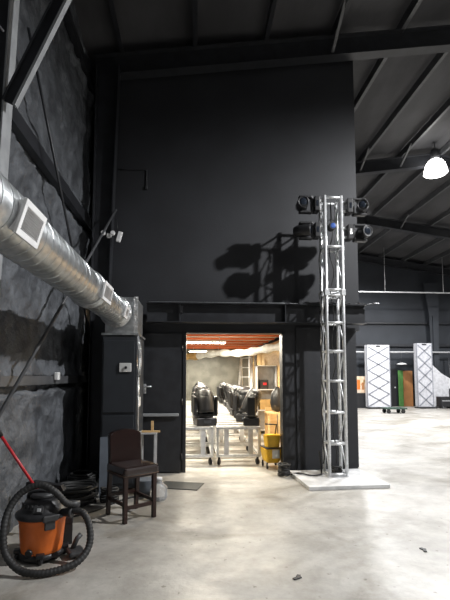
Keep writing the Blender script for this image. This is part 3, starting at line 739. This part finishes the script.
o = MB().tube([(5.2,20.6,5.75),(15.9,20.6,5.75)],0.035,8).build('overhead_pipe','greygrille'); tag(o,'thin pale pipe high across the far end of the hall','pipe')
for x in (6.5,9.4,12.4,15.0): MB().tube([(x,20.6,5.75),(x,20.6,roofz(x)-0.25)],0.012,6).build('drop_rod','greygrille',o)
pc = empty('picture_canvas',(8.42,21.6,0.75),label='small warm toned abstract picture left of the left white tower',cat='picture')
MB().box((0,0,0.42),(0.70,0.04,0.84),bev=0.004).build('canvas','cream',pc)
for (x,z,w_,hh,mm) in ((-0.1,0.42,0.16,0.5,'orange'),(0.12,0.34,0.14,0.36,'ochre'),(0.2,0.6,0.12,0.14,'kraft')): MB().box((x,-0.022,z),(w_,0.004,hh)).build('colour_patch',mm,pc)
pe = empty('display_plinth',(8.42,21.62,0),label='black plinth under the small warm toned picture',cat='plinth')
MB().box((0,0,0.372),(0.66,0.40,0.744),bev=0.01).build('plinth_body','blackplastic',pe)
dr = empty('door_far',(10.25,22.55,0),label='black flush door in the far wall between the white towers',cat='door')
MB().box((0,0,1.0),(0.95,0.06,2.0)).build('panel','blackplastic',dr); MB().lathe([(0.03,0),(0.04,0.03),(0.02,0.05)],(0.05,-0.03,1.55),12,RX(PI/2)).build('viewer','sticker',dr); MB().lathe([(0.03,0),(0.04,0.05)],(0.40,-0.03,1.0),12,RX(PI/2)).build('knob','alu',dr)
o = MB().box((0,0,0.95),(0.26,0.05,1.9)).build('green_flat','greenpaint'); o.location = (10.92,22.4,0); tag(o,'narrow green painted flat standing beside the black far door','flat')
o = MB().box((0,0,0.94),(0.50,0.05,1.88)).build('ochre_flat','ochre'); o.location = (11.32,22.4,0); tag(o,'ochre orange flat partly behind the right white tower','flat')
hl = empty('clip_lamp',(10.80,21.95,2.2),label='small white lamp hanging under the pale pipe between the towers',cat='lamp')
MB().tube([(0,0,0.08),(0,0.04,0.60)],0.012).build('stem','blacksteel',hl); MB().lathe([(0.26,0),(0.22,0.05),(0.06,0.09),(0.03,0.10)],n=18).build('shade','whitepaint',hl)
o = MB().prism([(0,0),(2.2,0),(2.2,0.9),(0.75,1.75),(0,2.45)],0.06,(0,0,0),RX(PI/2)).build('white_backdrop','fabric'); o.location = (11.98,21.7,0.0); tag(o,'white sloping backdrop at the right edge across the hall','backdrop')
for (x,z,w_,hh,lab) in ((12.42,0,0.6,0.55,'black road case low in front of the white backdrop'),(13.05,0,0.5,0.95,'taller black road case in front of the white backdrop')):
    t = empty('road_case',(x,20.9,z),label=lab,cat='case'); MB().box((0,0,0.06+hh/2),(w_,0.5,hh-0.06),bev=0.02).build('case_body','blackplastic',t); MB().box((0,-0.255,hh*0.7),(w_*0.9,0.01,0.03)).build('trim_band','greygrille',t)
    for sx in (-1,1): MB().tube([(sx*w_*0.35,-0.15,0.045),(sx*w_*0.35,0.15,0.045)],0.04,10).build('caster','rubber',t)
fc = empty('steel_column',(12.75,22.2,0),label='dark tapered steel column beside the right white tower',cat='column')
MB().prism([(-0.1,0),(0.15,0),(0.35,6.6),(-0.5,6.6),(-0.25,4.9)],0.02,(0,0,0),RX(PI/2)).build('web','darkwall',fc)
MB().box((0.05,0,2.4),(0.28,0.2,4.8)).build('flange','darkwall',fc)
struct(MB().box((10.5,22.52,4.45),(12.0,0.12,0.10)).build('trim_2','blacksteel'))
struct(MB().box((10.5,22.52,3.25),(12.0,0.14,0.14)).build('trim_3','blacksteel'))

# ------------------------------------------------------------------ high bay lamps
def bay(x,y,lab,energy=4200,vis=True):
    z = 7.90
    o = empty('high_bay_lamp',(x,y,z),label=lab,cat='ceiling lamp',group='high bay lamps')
    MB().lathe([(0.07,0.42),(0.11,0.40),(0.12,0.16),(0.10,0.12)],n=28,cap=True).build('housing','greysteel',o)
    MB().lathe([(0.10,0.12),(0.20,0.06),(0.27,-0.05),(0.31,-0.20),(0.33,-0.30),(0.31,-0.32),(0.15,-0.36),(0.002,-0.37)],n=28).build('diffuser','emit_bay',o)
    MB().tube([(0,0,0.40),(0,0,roofz(x)-z)],0.012,8).build('stem','greysteel',o)
    L = bpy.data.lights.new('bay','SPOT'); L.energy = energy; L.spot_size = R(166); L.spot_blend = 0.45; L.shadow_soft_size = 0.10 if y == 3.3 else 0.30; L.color = (0.985,0.99,1.0)
    q = bpy.data.objects.new('bay_lamp',L); COL.objects.link(q); q.location = (x,y,z-0.45)
bay(6.6,3.3,'high bay lamp out of frame to the right, nearest the tower',3500)
bay(7.1,11.95,'glaring white high bay lamp under the roof at the right',3700)
bay(6.5,18.2,'high bay lamp near the far end, hidden past the black wall',3600)
bay(6.5,-4.0,'high bay lamp behind the viewpoint',500)
bay(12.5,14.5,'high bay lamp in the far right row',3600)

w = bpy.data.worlds.new('world'); S.world = w; w.use_nodes = True
w.node_tree.nodes['Background'].inputs['Color'].default_value = (0.02,0.02,0.024,1)
w.node_tree.nodes['Background'].inputs['Strength'].default_value = 1.0
